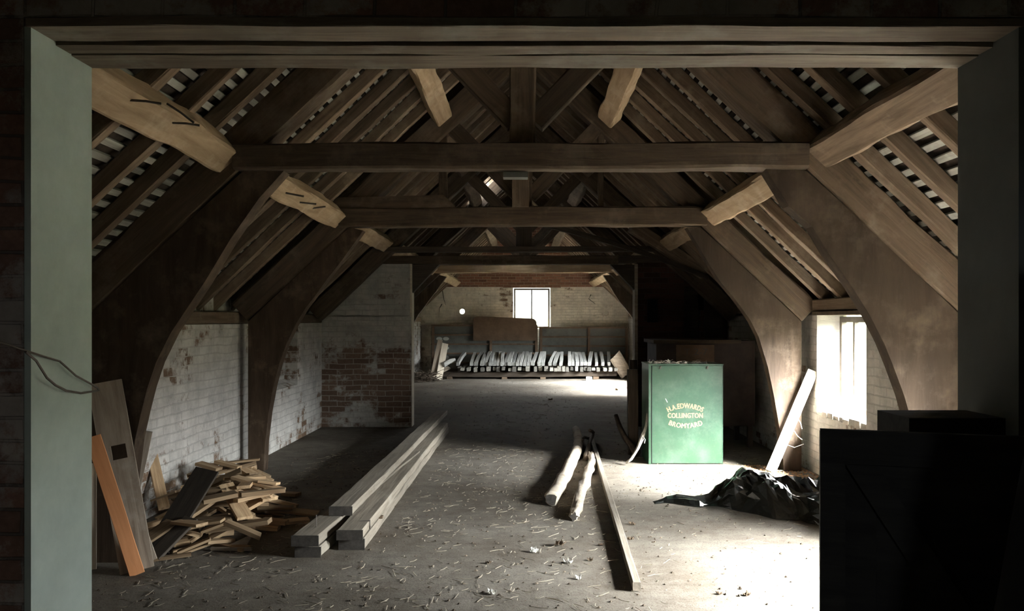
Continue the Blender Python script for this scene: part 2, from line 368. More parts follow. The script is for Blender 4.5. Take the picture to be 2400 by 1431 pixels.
struct(MB().box((1.60, CY0-.015, 0), (1.645, CY1, 2.37)).obj('trim_5', M['plank_grey']))
# far wall
fx0, fx1, fz0, fz1 = FWIN; hx, hz, ra, rb = -1.79, 1.80, .075, .035
fw = struct(panel('y', FY, FY+.3, -3.25, 3.25, 0, 2.50, [FWIN, (hx-ra, hx+ra, hz-rb, hz+rb), (hx-rb, hx+rb, hz-ra, hz+ra), (hx-.06, hx+.06, hz-.06, hz+.06)]).obj('wall_back', M['brick_far']))
struct(MB().prism([(-3.25, 2.50), (3.25, 2.50), (3.25, 2.55), (0, 4.9), (-3.25, 2.55)], FY, FY+.3).obj('wall_gable', M['brick_gable']))

def window(n, axis, u0, u1, z0, z1, at, mull):
    o = bpy.data.objects.new('window_%d' % n, None); C.objects.link(o); struct(o); o.location = ((at, u0, z0) if axis == 'x' else (u0, at, z0))
    fb = MB(); t = .055
    def bx(a, b, c, d, dp=.05, off=0.):
        if axis == 'x': fb.box((at-dp/2+off, a, c), (at+dp/2+off, b, d))
        else: fb.box((a, at-dp/2+off, c), (b, at+dp/2+off, d))
    bx(u0, u0+t, z0, z1); bx(u1-t, u1, z0, z1); bx(u0+t, u1-t, z0, z0+t); bx(u0+t, u1-t, z1-t, z1)
    fb.obj('window_frame', M['frame_paint'], o)
    for q in mull:
        fb = MB(); bx(q-.02, q+.02, z0+t, z1-t, .04); fb.obj('mullion', M['frame_paint'], o)
    fb = MB(); bx(u0+t*.5, u1-t*.5, z0+t*.5, z1-t*.5, .004); fb.obj('window_pane', M['glass'], o)
for i, (y0, y1, z0, z1) in enumerate(RWIN):
    window(i+1, 'x', y0+.01, y1-.01, z0+.06, z1+.005, 3.20, [(y0+y1)/2] if i != 1 else [y1-.34])
    struct(MB().box((2.93, y0-.08, z1+.02), (3.24, y1+.08, z1+.055)).obj('window_%d_head' % (i+1), M['oak']))
    sb = MB()
    for k in range(9):     # rubble sill
        a = y0+(y1-y0)*k/9; hh = .03+.03*R.random()
        sb.box((2.945+R.uniform(0, .03), a, z0-.01), (3.15, a+(y1-y0)/9*.97, z0+hh))
    struct(sb.obj('window_%d_sill' % (i+1), M['stone']))
window(5, 'y', fx0+.01, fx1-.01, fz0+.01, fz1-.01, FY+.24, [(fx0+fx1)/2])
struct(MB().box((fx0-.3, FY-.015, fz1), (fx1+.3, FY+.2, fz1+.12)).obj('window_5_head', M['brick_gable']))

window(6, 'y', .2, .65, 1.9, 2.35, -2.3, [])  # unseen window added behind the camera to brighten the near brick faintly
# roof covering: stepped rows of tiles, battens as parts
GAUGE = .098; SY = math.sqrt(1+TAN*TAN); cs, sn = 1/SY, TAN/SY
RY0, RY1 = NY1-.1, YE+.2
gaps = {-1: [(8, 13.7, 14.3), (9, 13.6, 14.55), (10, 13.6, 14.6), (11, 13.7, 14.6), (12, 13.9, 14.4), (3, 18.0, 18.2)], 1: [(11, 15.6, 15.75), (6, 19.0, 19.1)]}
for s, nm in ((-1, 'left'), (1, 'right')):
    mb = MB()
    def rp(d, c, y): return (s*d*cs, y, c-d*sn)       # d = distance down the slope
    k = 0; d = 0
    while d < 4.55:
        d1 = d+GAUGE*1.35; spans = [(RY0, RY1)]
        for kk, a, b in gaps[s]:
            if kk == k: spans = [x for p in spans for x in ((p[0], a), (b, p[1])) if x[1] > x[0]] if spans[0][0] < a else spans
        for a, b in spans:
            c0, c1 = 4.745, 4.775
            vs = [rp(d, c0, a), rp(d1, c1, a), rp(d1, c1, b), rp(d, c0, b), rp(d, c0+.02, a), rp(d1, c1+.02, a), rp(d1, c1+.02, b), rp(d, c0+.02, b)]
            mb.add(vs, ((0,1,2,3),(7,6,5,4),(0,4,5,1),(3,2,6,7),(1,5,6,2),(0,3,7,4)))
        d += GAUGE; k += 1
    ce = struct(mb.obj('ceiling_'+nm, M['tile']))
    nrm = Vector((s*sn, 0, cs))
    for k in range(2, 46):
        dd = k*GAUGE-.05; p = Vector(rp(dd, 4.722, RY0+.05)); q = Vector(rp(dd, 4.722, RY1-.25))
        beam('batten', p, q, .045, .022, M['lath'], ce, up=nrm, irr=.004, seg=70, wave=9)

# ridge, wall plates
for a, b, nm in ((3.0, 11.4, 'near'), (11.4, 22.4, 'far')):
    tag(beam('ridge_board', (0, a, 4.52), (0, b, 4.52), .03, .18, M['oak']), 'thin ridge board along the roof apex in the %s half of the loft' % nm, 'ridge board')
for s, nm, z in ((-1, 'left', 1.575), (1, 'right', 1.70)):
    for a, b, t in ((3.02, 11.45, 'near room'), (11.75, 22.45, 'far room')):
        tag(beam('wall_plate', (s*3.02, a, z), (s*3.02, b, z), .15, .12, M['rafter']), 'long oak wall plate on the %s wall head of the %s' % (nm, t), 'wall plate')

# ------------------------------------------------------------------ trusses
TY = [5.05, 8.1, 10.95, 14.0, 16.7]
tname = ['nearest arched truss', 'second arched truss', 'thin truss before the middle wall', 'first truss in the far room', 'last truss before the far wall']
P1L = [(-1.542,2.505),(-1.70,2.33),(-1.883,2.069),(-2.047,1.796),(-2.157,1.632),(-2.266,1.468),(-2.361,1.277),(-2.416,1.113),(-2.457,.95),(-2.495,.78),(-2.53,.5),(-2.55,.2),(-2.55,0)]
P1R = [(1.529,2.54),(1.69,2.28),(1.84,2.15),(1.94,1.98),(2.10,1.755),(2.21,1.577),(2.30,1.40),(2.36,1.25),(2.43,1.06),(2.475,.9),(2.53,.6),(2.55,.3),(2.55,0)]
P2L = [(-1.66,2.47),(-1.88,2.16),(-2.03,1.97),(-2.145,1.81),(-2.26,1.66),(-2.36,1.49),(-2.45,1.30),(-2.517,1.11),(-2.58,.87),(-2.63,.6),(-2.665,.3),(-2.68,0)]
P2R = [(1.664,2.50),(1.795,2.29),(1.90,2.11),(2.01,1.94),(2.13,1.80),(2.23,1.67),(2.32,1.54),(2.40,1.38),(2.495,1.07),(2.56,.76),(2.627,.37),(2.66,0)]
def blade(name, prof, s, Y, th, parent, xo=2.84):
    prof = [(x, z) for x, z in prof]
    # smooth with subdivision
    pts = []
    for i in range(len(prof)-1):
        for t in (0, .5):
            pts.append((prof[i][0]*(1-t)+prof[i+1][0]*t, prof[i][1]*(1-t)+prof[i+1][1]*t))
    pts.append(prof[-1])
    outer = [(s*xo, 0), (s*xo, .6), (s*xo, slope_z(xo, 4.205)), (s*2.3, slope_z(2.3, 4.205)), (s*2.0, slope_z(2.0, 4.205)), (s*1.80, 2.505)]
    poly = pts+outer if s < 0 else pts+outer
    a = sum(poly[i][0]*poly[(i+1) % len(poly)][1]-poly[(i+1) % len(poly)][0]*poly[i][1] for i in range(len(poly)))
    if a < 0: poly = poly[::-1]
    import bmesh
    bm = bmesh.new(); n = len(poly)
    f = [bm.verts.new((x, Y, z)) for x, z in poly]; b = [bm.verts.new((x, Y+th, z)) for x, z in poly]
    bm.faces.new(f); bm.faces.new(b[::-1])
    for i in range(n): bm.faces.new((b[i], b[(i+1) % n], f[(i+1) % n], f[i]))
    bmesh.ops.recalc_face_normals(bm, faces=bm.faces)
    bmesh.ops.triangulate(bm, faces=[x for x in bm.faces if len(x.verts) > 4])
    me = bpy.data.meshes.new(name); bm.to_mesh(me); bm.free(); me.materials.append(M['oak_v'])
    o = bpy.data.objects.new(name, me); C.objects.link(o); o.parent = parent; o.matrix_basis = Matrix.Translation(-parent.location)
    return o
def truss(i, Y, pl, pr, blades=True, collar_z=(2.505, 2.67), cx=(-1.85, 1.80), matc='oak', kw=.165, th=.13, ct=.16, post=True, struts=True):
    t = thing('roof_truss', 'oak %s with collar beam, king post and sloping principals' % tname[i] if i < 3 else 'oak %s, seen through the middle opening' % tname[i], 'roof truss', (0, Y, 0))
    for s in (-1, 1):
        n = Vector((s*sn, 0, cs))
        a = Vector((s*.10, Y+.09, slope_z(.10, 4.385))); b = Vector((s*2.93, Y+.09, slope_z(2.93, 4.385)))
        beam('principal_rafter', a, b, .18, .24, M['oak'], t, up=n, irr=.012)
        if struts:
            beam('strut', (s*.06, Y+.10, 2.84), (s*.82, Y+.10, 3.62), .10, .15, M['oak'], t, up=(0, 0, 1), irr=.008)
        if blades: blade('arched_brace', pl if s < 0 else pr, s, Y, th, t)
    z0, z1 = collar_z
    beam('collar_beam', (cx[0], Y+.02, (z0+z1)/2), (cx[1], Y+.02, (z0+z1)/2+.012), ct, z1-z0, M[matc], t, irr=.010, seg=24)
    if post: beam('king_post', (-.012, Y+.10, z1-.02), (-.012, Y+.10, 4.45), .14, kw, M[matc], t, up=(1, 0, 0), irr=.01)
    return t
t1 = truss(0, TY[0], P1L, P1R, kw=.17)
MB().box((-.14, TY[0]+.03, 2.47), (.02, TY[0]+.12, 2.505)).obj('iron_strap', M['galv'], t1)
t2 = truss(1, TY[1], P2L, P2R, collar_z=(2.505, 2.70), cx=(-1.90, 1.86), kw=.17)
for s in (-1, 1):
    beam('queen_stud', (s*.82-.03, TY[1]+.10, 2.69), (s*.82-.03, TY[1]+.10, 3.55), .06, .085 if s < 0 else .06, M['oak'], t2, up=(1, 0, 0), irr=.006)
beam('king_post_foot', (-.045, TY[1]-.08, 2.7), (-.045, TY[1]-.08, 3.10), .05, .17, M['rafter'], t2, up=(1, 0, 0), irr=.005)
MB().prism([(-1.95, 2.685), (-.68, 2.685), (-.83, 2.83), (-1.95, 2.80)], TY[1]-.04, TY[1]-.005).obj('side_board', M['oak'], t2)
t3 = truss(2, TY[2], None, None, blades=False, collar_z=(2.49, 2.565), cx=(-2.1, 2.15), matc='oak_dark', kw=.22, struts=True)
beam('raking_brace', P(1480, 530, 10.6), P(1650, 640, 10.9), .1, .17, M['rafter'], t3)
beam('raking_brace', P(1270, 525, 10.3), P(1660, 650, 10.8), .05, .06, M['oak_dark'], t3, bow=.05)
truss(3, TY[3], P2L, P2R, collar_z=(2.53, 2.68), cx=(-1.9, 1.86))
truss(4, TY[4], P2L, P2R, collar_z=(2.545, 2.72), cx=(-1.9, 1.86), matc='purlin')  # collar takes the paler oak: light falling on it put into the colour
# timbers on the middle wall
tag(beam('timber_plate', (-2.1, CY0+.08, 2.43), (-1.28, CY0+.08, 2.43), .2, .12, M['oak']), 'short oak plate on the whitewashed middle wall left of the opening', 'timber')
tag(beam('opening_lintel', (-1.30, CY0+.07, 2.43), (1.36, CY0+.07, 2.43), .2, .13, M['oak'], irr=.008), 'oak lintel beam over the middle opening', 'lintel')
tag(beam('timber_plate', (1.34, CY0+.08, 2.44), (2.3, CY0+.08, 2.44), .2, .11, M['oak_dark']), 'dark plate on the dark brick wall right of the opening', 'timber')
for s in (-1, 1):
    kb = MB().prism([(s*1.64, 1.95), (s*1.64, 2.36), (s*1.25, 2.36)][::(-1 if s > 0 else 1)], CY0+.02, CY0+.16)
    tag(kb.obj('corner_bracket', M['oak_dark']), 'dark triangular bracket in the %s top corner of the middle opening' % ('left' if s < 0 else 'right'), 'bracket')

# purlins
def purlin(s, y0, y1, x, label, w=.17, L=.195, irr=.016, bow=0, m='purlin'):
    n = Vector((s*sn, 0, cs)); c = 4.33+.085*SY
    p = Vector((s*x, y0, slope_z(x, c))); q = Vector((s*x, y1, slope_z(x, c)))
    return beam('purlin', p, q, L, w, M[m], None, up=n, irr=irr, bow=bow, seg=22)
side = {-1: 'left', 1: 'right'}
bays = [(NY1+.02, TY[0], 'between the doorway wall and the nearest truss'), (TY[0]+.18, TY[1], 'between the nearest and second trusses'),
        (TY[1]+.18, TY[2], 'between the second truss and the middle wall'), (TY[2]+.18, TY[3], 'passing over the middle wall'),
        (TY[3]+.18, TY[4], 'between the two far room trusses'), (TY[4]+.18, YE-.02, 'between the last truss and the far wall')]
for s in (-1, 1):
    for i, (a, b, t) in enumerate(bays):
        o = purlin(s, a, b, 1.945 if not (s > 0 and i < 2) else 1.925, '', bow=.02 if i == 0 else -.02, m='purlin' if s < 0 or i else 'rafter')
        tag(o, 'hewn lower purlin on the %s slope %s' % (side[s], t), 'purlin', 'hewn lower purlins')
        o = purlin(s, a, b, .86, '', L=.19, w=.15, m='purlin' if i < 2 else 'rafter')
        tag(o, 'hewn upper purlin on the %s slope %s' % (side[s], t), 'purlin', 'hewn upper purlins')

# rafters
cnt = {}
for s in (-1, 1):
    n = Vector((s*sn, 0, cs))
    y = 3.30; k = 0
    while y < YE-.15:
        bay = max([j for j in range(6) if y >= ([0]+TY)[j]])
        key = (s, bay); cnt[key] = cnt.get(key, 0)+1
        yy = y+R.uniform(-.03, .03); w = R.uniform(.07, .1)
        p = Vector((s*.02, yy, slope_z(.02, 4.63))); q = Vector((s*3.16, yy+R.uniform(-.04, .04), slope_z(3.16, 4.63)))
        o = beam('rafter', p, q, w, .10, M['rafter'], None, up=n, irr=.008, seg=16)
        where = ('beyond the doorway wall' if bay == 0 else 'beyond the %s' % tname[bay-1])
        tag(o, 'rough rafter on the %s slope, %s %s' % (side[s], ORD[cnt[key]-1], where), 'rafter', 'rafters of the %s slope' % side[s])
        y += .42
# iron spikes in the lower left purlins
for (px, py, ex, ey, Y, nm) in ((305, 235, 378, 243, 3.75, 'nearest of three dark'), (392, 243, 455, 288, 3.95, 'middle of three dark'), (405, 288, 468, 294, 4.15, 'farthest of three dark')):
    tag(MB().tube([P(px, py, Y), P((px+ex)/2, (py+ey)/2-2, Y-.02), P(ex, ey, Y)], .006, 6).obj('iron_spike', M['wire']), '%s iron spikes sticking out of the near left purlin' % nm, 'spike', 'iron spikes in the near left purlin')
for k, (px, py, ex, ey, Y) in enumerate(((670, 452, 712, 460, 6.0), (703, 474, 741, 478, 6.5), (732, 488, 763, 484, 7.0))):
    tag(MB().tube([P(px, py, Y), P(ex, ey, Y)], .008, 6).obj('iron_spike', M['wire']), '%s iron spike in the second left purlin, counted from the camera' % ORD[k], 'spike', 'iron spikes in the second left purlin')

# ------------------------------------------------------------------ things on the right
def cabinet():
    Y = 8.5; x0, x1 = 1.335, 2.135; h = 1.07; D = .5
    t = thing('steel_cabinet', 'green steel cabinet with stencilled cream lettering, standing on the floor', 'cabinet', (1.735, Y, 0))
    mb = MB(); mb.box((x0, Y+.02, 0), (x1, Y+D, h)); mb.box((x0, Y+.004, 0), (x0+.028, Y+.02, h)); mb.box((x1-.006, Y+.004, .0), (x1, Y+.02, h))
    mb.box((x0-.006, Y-.004, h-.004), (x1+.006, Y+D+.004, h+.008))
    mb.obj('body', M['steel_green'], t)
    db = MB(); db.box((x0+.036, Y, .012), (x1-.010, Y+.02, h-.012)); db.obj('door', M['steel_green'], t)
    for px in (1548, 1658):
        c = P(px, 861, Y); MB().box((-.006, -.01, -.016), (.006, .003, .016), Matrix.Translation((c.x, Y-.002, c.z)) @ Matrix.Rotation(.35, 4, 'Y')).obj('latch_slot', M['wire'], t)
    MB().box((x0+.0285, Y+.001, .01), (x0+.0355, Y+.012, h-.01)).obj('door_gap', M['black'], t)
    def line(txt, size, px, py, Rr, wid):
        cu = bpy.data.curves.new('tmp', 'FONT'); cu.body = txt; cu.size = size; cu.align_x = 'CENTER'; cu.resolution_u = 4; cu.space_character = 1.08
        o = bpy.data.objects.new('tmp', cu); C.objects.link(o); bpy.context.view_layer.update()
        me = bpy.data.meshes.new_from_object(o.evaluated_get(bpy.context.evaluated_depsgraph_get())); bpy.data.objects.remove(o)
        xs = [v.co.x for v in me.vertices]; sc = wid/(max(xs)-min(xs)); mid = (max(xs)+min(xs))/2
        c = P(px, py, Y); base = size*.35
        for v in me.vertices:
            x = (v.co.x-mid)*sc; z = v.co.y-base
            if Rr: a = x/Rr; q = Rr+z; X = q*math.sin(a); Z = q*math.cos(a)-Rr
            else: X, Z = x, z
            v.co = (c.x+X, Y-.0015, c.z+Z)
        lb = MB(); vs = [v.co.copy() for v in me.vertices]; fs = [tuple(p.vertices) for p in me.polygons]
        for q in range(5): lb.add([(v.x+(q-2)*.0012, v.y-q*.0002, v.z+(.0012 if q % 2 else -.0006)) for v in vs], fs)
        me = bpy.data.meshes.new('lettering'); me.from_pydata(lb.v, [], lb.f); me.update()
        me.materials.append(M['letter'])
        ob = bpy.data.objects.new('lettering', me); C.objects.link(ob); ob.parent = t; ob.matrix_basis = Matrix.Translation(-t.location)
        ob['label'] = 'cream stencilled lettering reading '+txt
    line('H.A.EDWARDS', .076, 1606, 950, .42, .40)
    line('COLLINGTON', .074, 1606, 973, 0, .375)
    line('BROMYARD', .074, 1607, 997, -.45, .36)
    MB().box((-.003, -.001, -.022), (.003, .001, .022), Matrix.Translation((P(1562, 938, Y).x, Y-.001, P(1562, 938, Y).z)) @ Matrix.Rotation(-.5, 4, 'Y')).obj('scratch', M['pale_scrap'], t)
    return t
cabinet()
def tuft(name, c, rx, ry, rz, n, m, label, cat, rad=.002, ln=.08):
    mb = MB()
    for i in range(n):
        a = Vector((c[0]+R.gauss(0, rx), c[1]+R.gauss(0, ry), c[2]+abs(R.gauss(0, rz))))
        d = Vector((R.uniform(-1, 1), R.uniform(-1, 1), R.uniform(-.3, .3))).normalized()*ln*R.uniform(.4, 1)
        mb.tube([a, a+d*.5+Vector((0, 0, .01)), a+d], rad, 3)
    for v in range(len(mb.v)):
        x, y, z = mb.v[v]; mb.v[v] = (x, y, max(z, c[2]))
    return tag(mb.obj(name, m), label, cat, None, 'stuff')
cx_ = P(1555, 855, 8.5)
tuft('straw_wisps', (cx_.x+.02, 8.62, 1.078), .08, .05, .012, 90, M['cobweb'], 'tuft of straw on the top left of the green cabinet', 'straw')
tuft('straw_wisps', (1.75, 8.65, 1.078), .15, .06, .006, 60, M['cobweb'], 'thin straw along the top of the green cabinet', 'straw')
def bin_():
    Y = 9.6; t = thing('storage_bin', 'dark sheet metal bin on legs behind the green cabinet', 'bin', (2.2, Y, 0))
    MB().box((1.60, Y, .26), (2.80, Y+.7, 1.30)).obj('body', M['binmetal'], t)
    MB().box((1.56, Y-.05, 1.27), (2.62, Y+.75, 1.31)).obj('lid', M['oak'], t)
    MB().box((1.84, Y-.02, .9), (2.30, Y, 1.25)).obj('front_plate', M['rust'], t)
    for x in (1.64, 2.72):
        for y in (Y+.02, Y+.62): MB().box((x, y, 0), (x+.06, y+.06, .27)).obj('leg', M['binmetal'], t)
    cu = bpy.data.curves.new('tmp', 'FONT'); cu.body = 'T 2-7'; cu.size = .11
    o = bpy.data.objects.new('tmp', cu); C.objects.link(o); bpy.context.view_layer.update()
    me = bpy.data.meshes.new_from_object(o.evaluated_get(bpy.context.evaluated_depsgraph_get())); bpy.data.objects.remove(o)
    for v in me.vertices: v.co = (1.93+v.co.x*1.2, Y-.0215, 1.13+v.co.y)
    me.materials.clear(); me.materials.append(M['chalk'])
    ob = bpy.data.objects.new('chalk_marks', me); C.objects.link(ob); ob.parent = t; ob.matrix_basis = Matrix.Translation(-t.location)
bin_()
tag(MB().box((2.60, 11.38, 1.26), (2.86, 11.46, 1.98)).obj('boarding', M['oak_dark']), 'dark upright boards against the dark brick wall beside the tall recess', 'panel')
tag(beam('beam_end', P(1615, 655, 11.2), P(1680, 645, 11.3), .1, .1, M['oak']), 'short stub of oak beam on the dark brick wall above the recess', 'beam')
tag(MB().box((1.78, 11.40, 1.52), (1.92, 11.5, 1.85)).obj('wall_box', M['black']), 'small black box fixed to the dark brick beside the opening', 'box')
# dark post and boards left of the cabinet
tag(beam('post', (1.25, 9.15, 0), (1.25, 9.15, .98), .10, .12, M['oak_dark'], up=(1, 0, 0)), 'dark standing post just left of the green cabinet', 'post')
tag(beam('post', (1.50, 10.9, 0), (1.50, 10.95, 1.0), .10, .10, M['oak_dark'], up=(1, 0, 0), irr=.02), 'short rough dark post at the foot of the right jamb', 'post')
# branches leaning beside it
def path(pts): return [P(*p) for p in pts]
b1 = MB().tube([(*p[:2], max(p[2], .02)) for p in path([(1443, 972, 9.3), (1452, 1000, 9.2), (1466, 1025, 9.1), (1480, 1045, 9.0), (1492, 1062, 8.9)])], [.022, .028, .03, .04, .05], 8, .4)
tag(b1.obj('branch', M['bark_dark'], smooth=True), 'dark crooked branch leaning left of the green cabinet', 'branch')
b2 = MB().tube([(*p[:2], max(p[2], .02)) for p in path([(1518, 967, 8.6), (1515, 995, 8.6), (1506, 1025, 8.55), (1494, 1052, 8.5), (1480, 1075, 8.45), (1468, 1089, 8.45)])], [.012, .012, .017, .017, .016, .014], 8, .9, 5)
b2.tube([P(1506, 1022, 8.55), P(1512, 1030, 8.5), P(1510, 1038, 8.48)], .006, 5)
tag(b2.obj('frayed_rope', M['rope'], smooth=True), 'pale frayed stiff rope curving down beside the green cabinet', 'rope')
# pale plank leaning to the pier
a = G(1806, 1106, .0); tag(beam('leaning_plank', (a.x, a.y, .01), P(1906, 868, 8.02), .10, .028, M['paleplank'], up=(-.5, -1, .2), irr=.002, ch=.002), 'bright pale narrow plank leaning against the pier beside the window', 'plank')
tag(MB().tube([G(1795, 1103, .01), G(1835, 1102, .012), G(1836, 1108, .01)], .006, 5).obj('bent_rod', M['rope']), 'thin bent rod lying at the foot of the pale plank', 'rod')
# dead twigs on the pier
tw = MB()
for q in ([(1855, 1000, 8.0), (1870, 1022, 7.95), (1880, 1030, 7.95)], [(1840, 1040, 8.0), (1862, 1048, 7.95), (1884, 1040, 7.9)], [(1862, 968, 8), (1876, 990, 7.95), (1880, 1005, 7.95)]): tw.tube(path(q), .003, 4)
tag(tw.obj('dead_creeper', M['rope']), 'wispy dead creeper stems on the brick pier behind the pale plank', 'creeper', None, 'stuff')

# crumpled black sheet
def tarp():
    mb = MB(); nx, ny = 46, 26; x0, x1 = 1.10, 2.88
    def h(x, y, u, v):
        p = Vector((x, y, 3.3))+Vector((.25*noise.noise(Vector((x*3, y*3, 1))), .25*noise.noise(Vector((x*3, y*3, 8))), 0))
        ed = min(1, max(0, (u-.26)/.16)); rim = min(1, 5*min(v, 1-v, u*1.5+.02))
        f = 1-2*abs(noise.noise(p*2.6)); g = 1-2.4*abs(noise.noise(p*5.7+Vector((5, 1, 0)))); c = noise.cell(p*5.5)
        big = .05+.15*ed+.07*math.exp(-((u-.42)/.07)**2)*ed+.05*min(1, max(0, (u-.66)/.1))
        return max(.004, rim*(big*max(0, .25+.8*f)+.035*(.4+ed)*g+.03*ed*c))
    for i in range(nx):
        u = i/(nx-1); x = x0+(x1-x0)*u
        lo = 6.66-.10*min(1, u/.3)-.42*min(1, max(0, (u-.30)/.16))-.55*min(1, max(0, (u-.58)/.14))+.10*noise.noise(Vector((u*8, 0, 0)))
        hi = 6.74+.34*min(1, max(0, u/.45))+.12*noise.noise(Vector((u*6, 4, 0)))
        for j in range(ny):
            v = j/(ny-1); y = lo+(hi-lo)*v
            jx = .022*noise.noise(Vector((x*13, y*13, 2))); jy = .022*noise.noise(Vector((x*13, y*13, 7)))
            mb.v.append((x+jx, y+jy, h(x, y, u, v)))
    for i in range(nx-1):
        for j in range(ny-1):
            a_, b_, c_, d_ = i*ny+j, (i+1)*ny+j, (i+1)*ny+j+1, i*ny+j+1
            mb.f += [(a_, b_, c_), (a_, c_, d_)] if noise.cell(Vector((i*.37, j*.41, 2))) > 0 else [(a_, b_, d_), (b_, c_, d_)]
    for ring in ([i*ny for i in range(nx)], [(nx-1)*ny+j for j in range(ny)], [i*ny+ny-1 for i in range(nx)][::-1], [j for j in range(ny)][::-1]):
        for p_, q_ in zip(ring, ring[1:]):
            k = len(mb.v)
            for w_ in (p_, q_): x, y, z = mb.v[w_]; mb.v.append((x, y, .0005))
            mb.f.append((q_, p_, k, k+1))
    tag(mb.obj('plastic_sheet', M['poly']), 'crumpled black plastic sheet lying on the sunlit floor below the window', 'plastic sheet')
tarp()

# ------------------------------------------------------------------ floor timbers in the middle
def long_beam(x0, x1, yn, yf, z0, z1, label, dx=0, m='sawn', name='timber_beam'):
    o = beam(name, ((x0+x1)/2, yn, (z0+z1)/2), ((x0+x1)/2+dx, yf, (z0+z1)/2), x1-x0, z1-z0-.004, M[m], irr=.005, seg=30, ch=.006)
    e = MB().box((x0-.003, yn-.006, z0+.001), (x1+.003, yn+.004, z1-.002)).obj('end_face', M['endgrain'], o); e['label'] = 'dark weathered end grain'
    return tag(o, label, 'timber', 'long squared timbers stacked on the floor')
long_beam(-1.50, -1.335, 5.16, 8.6, .0, .072, 'bottom timber at the left foot of the stack, dark end', .22)
long_beam(-1.505, -1.335, 5.10, 8.4, .09, .162, 'upper left timber of the stack, with an upright nail near its end', .22)
tag(beam('spacer_stick', (-1.48, 5.9, .081), (-1.06, 5.9, .081), .05, .016, M['oak'], irr=0), 'thin spacer stick between the layers of the timber stack', 'stick')
tag(MB().tube([(-1.40, 5.30, .15), (-1.40, 5.30, .245)], .004, 5).obj('iron_nail', M['wire']), 'upright iron nail in the end of the left timber', 'nail')
long_beam(-1.254, -1.084, 5.33, 10.9, .0, .078, 'bottom timber on the right side of the stack', .03)
long_beam(-1.254, -1.084, 5.27, 10.8, .082, .152, 'second timber up on the right side, with an iron staple', .03)
long_beam(-1.386, -1.226, 5.60, 11.6, .165, .232, 'topmost long pale timber of the floor stack', .09)
tag(MB().tube([(-1.15, 5.50, .150), (-1.078, 5.50, .156), (-1.078, 5.50, .10)], .006, 5).obj('iron_staple', M['wire']), 'iron staple in the side of the second timber', 'staple')

def log(pts, rad, label, m='bark', k=14, jit=.35, end=True, seed=1, name='log'):
    # dense smooth path
    P_ = [Vector(p) for p in pts]; out = []; rr = []
    for i in range(len(P_)-1):
        p0 = P_[max(i-1, 0)]; p1 = P_[i]; p2 = P_[i+1]; p3 = P_[min(i+2, len(P_)-1)]
        for q in range(6):
            t = q/6
            out.append(.5*((2*p1)+(p2-p0)*t+(2*p0-5*p1+4*p2-p3)*t*t+(3*p1-p0-3*p2+p3)*t**3)); rr.append(rad[i]*(1-t)+rad[i+1]*t)
    out.append(P_[-1]); rr.append(rad[-1])
    t = thing(name, label, name, tuple(P_[0]))
    MB().tube(out, rr, k, jit, seed).obj('trunk', M[m], t, smooth=True)
    if end:
        d = (out[1]-out[0]).normalized(); MB().tube([out[0]-d*.004, out[0]+d*.02], rr[0]*.84, k, jit, seed).obj('end_grain', M['endgrain'], t)
    return t
def onf(px, py, r): g = G(px, py, 0); return (g.x, g.y, r)
log([onf(1291, 1186, .058), onf(1322, 1130, .056), onf(1350, 1070, .056), onf(1356, 1040, .052), onf(1349, 1014, .05)], [.058, .06, .06, .055, .048], 'thick peeled log curving away on the floor, left of the thin stick')
log([onf(1345, 1221, .04), onf(1366, 1150, .04), onf(1386, 1095, .038), onf(1383, 1070, .036)], [.036, .042, .036, .03], 'knobbly thinner log beside the thick peeled log', jit=.9, seed=4)
log([onf(1373, 1080, .03), (G(1381, 1050).x, G(1381, 1050).y, .05), (G(1390, 1028).x, G(1390, 1028).y, .08), P(1383, 1008, 9.6)], [.034, .026, .024, .022], 'dark forked branch end behind the knobbly log', m='bark_dark', k=8, end=False, name='branch')
log([(G(1378, 1035).x, G(1378, 1035).y, .05), P(1368, 1024, 9.4), P(1366, 1030, 9.2)], [.02, .018, .014], 'small dark side branch crossing the stick tips', m='bark_dark', k=7, end=False, name='branch')
a = G(1488, 1386); b = G(1385, 1030)
tag(beam('batten_strip', (a.x+.01, a.y, .03), (b.x, b.y, .04), .045, .05, M['sawn'], irr=.003, ch=.003, seg=20), 'very long thin squared stick running away across the floor', 'stick')

# ------------------------------------------------------------------ left: leaning planks and offcut heap
def plank(name, bot, top, w, th, m, label, face=(0, -1, 0), irr=.002, holes=None):
    p0 = Vector(bot); p1 = Vector(top)
    x = (p1-p0).normalized(); z = Vector(face); z = (z-x*z.dot(x)).normalized()
    if holes is None:
        return tag(beam(name, p0, p1, w, th, m, up=z, irr=irr, ch=.003), label, 'plank')
    L = (p1-p0).length; t = thing(name, label, 'plank', tuple(p0)); mb = MB(); mx = frame(p0, p1, z)
    u0, u1, v0, v1 = holes          # along, across
    ys = [-w/2, v0, v1, w/2]; xs = [0, u0, u1, L]
    for i in range(3):
        for j in range(3):
            if i == 1 and j == 1: continue
            mb.box((xs[i], ys[j], -th/2), (xs[i+1], ys[j+1], th/2))
    mb.obj('board', m, t, mx=mx); return t
d0 = 4.85
plank('leaning_plank', P(322, 1336, d0), P(246, 895, 4.98), .19, .03, M['plank_grey'], 'wide weathered grey plank with a square mortice hole, leaning in the corner', face=(.35, -1, .3), holes=(.69, .78, -.055, .03))
plank('leaning_plank', P(350, 1316, 5.05), P(268, 1090, 5.15), .10, .02, M['plank_grey'], 'short grey board behind the morticed plank', face=(.3, -1, .3))
plank('leaning_plank', P(322, 1345, d0-.04), P(218, 1022, 4.72), .085, .02, M['plank_orange'], 'bright orange-brown plank leaning left of the morticed plank', face=(.45, -1, .2))
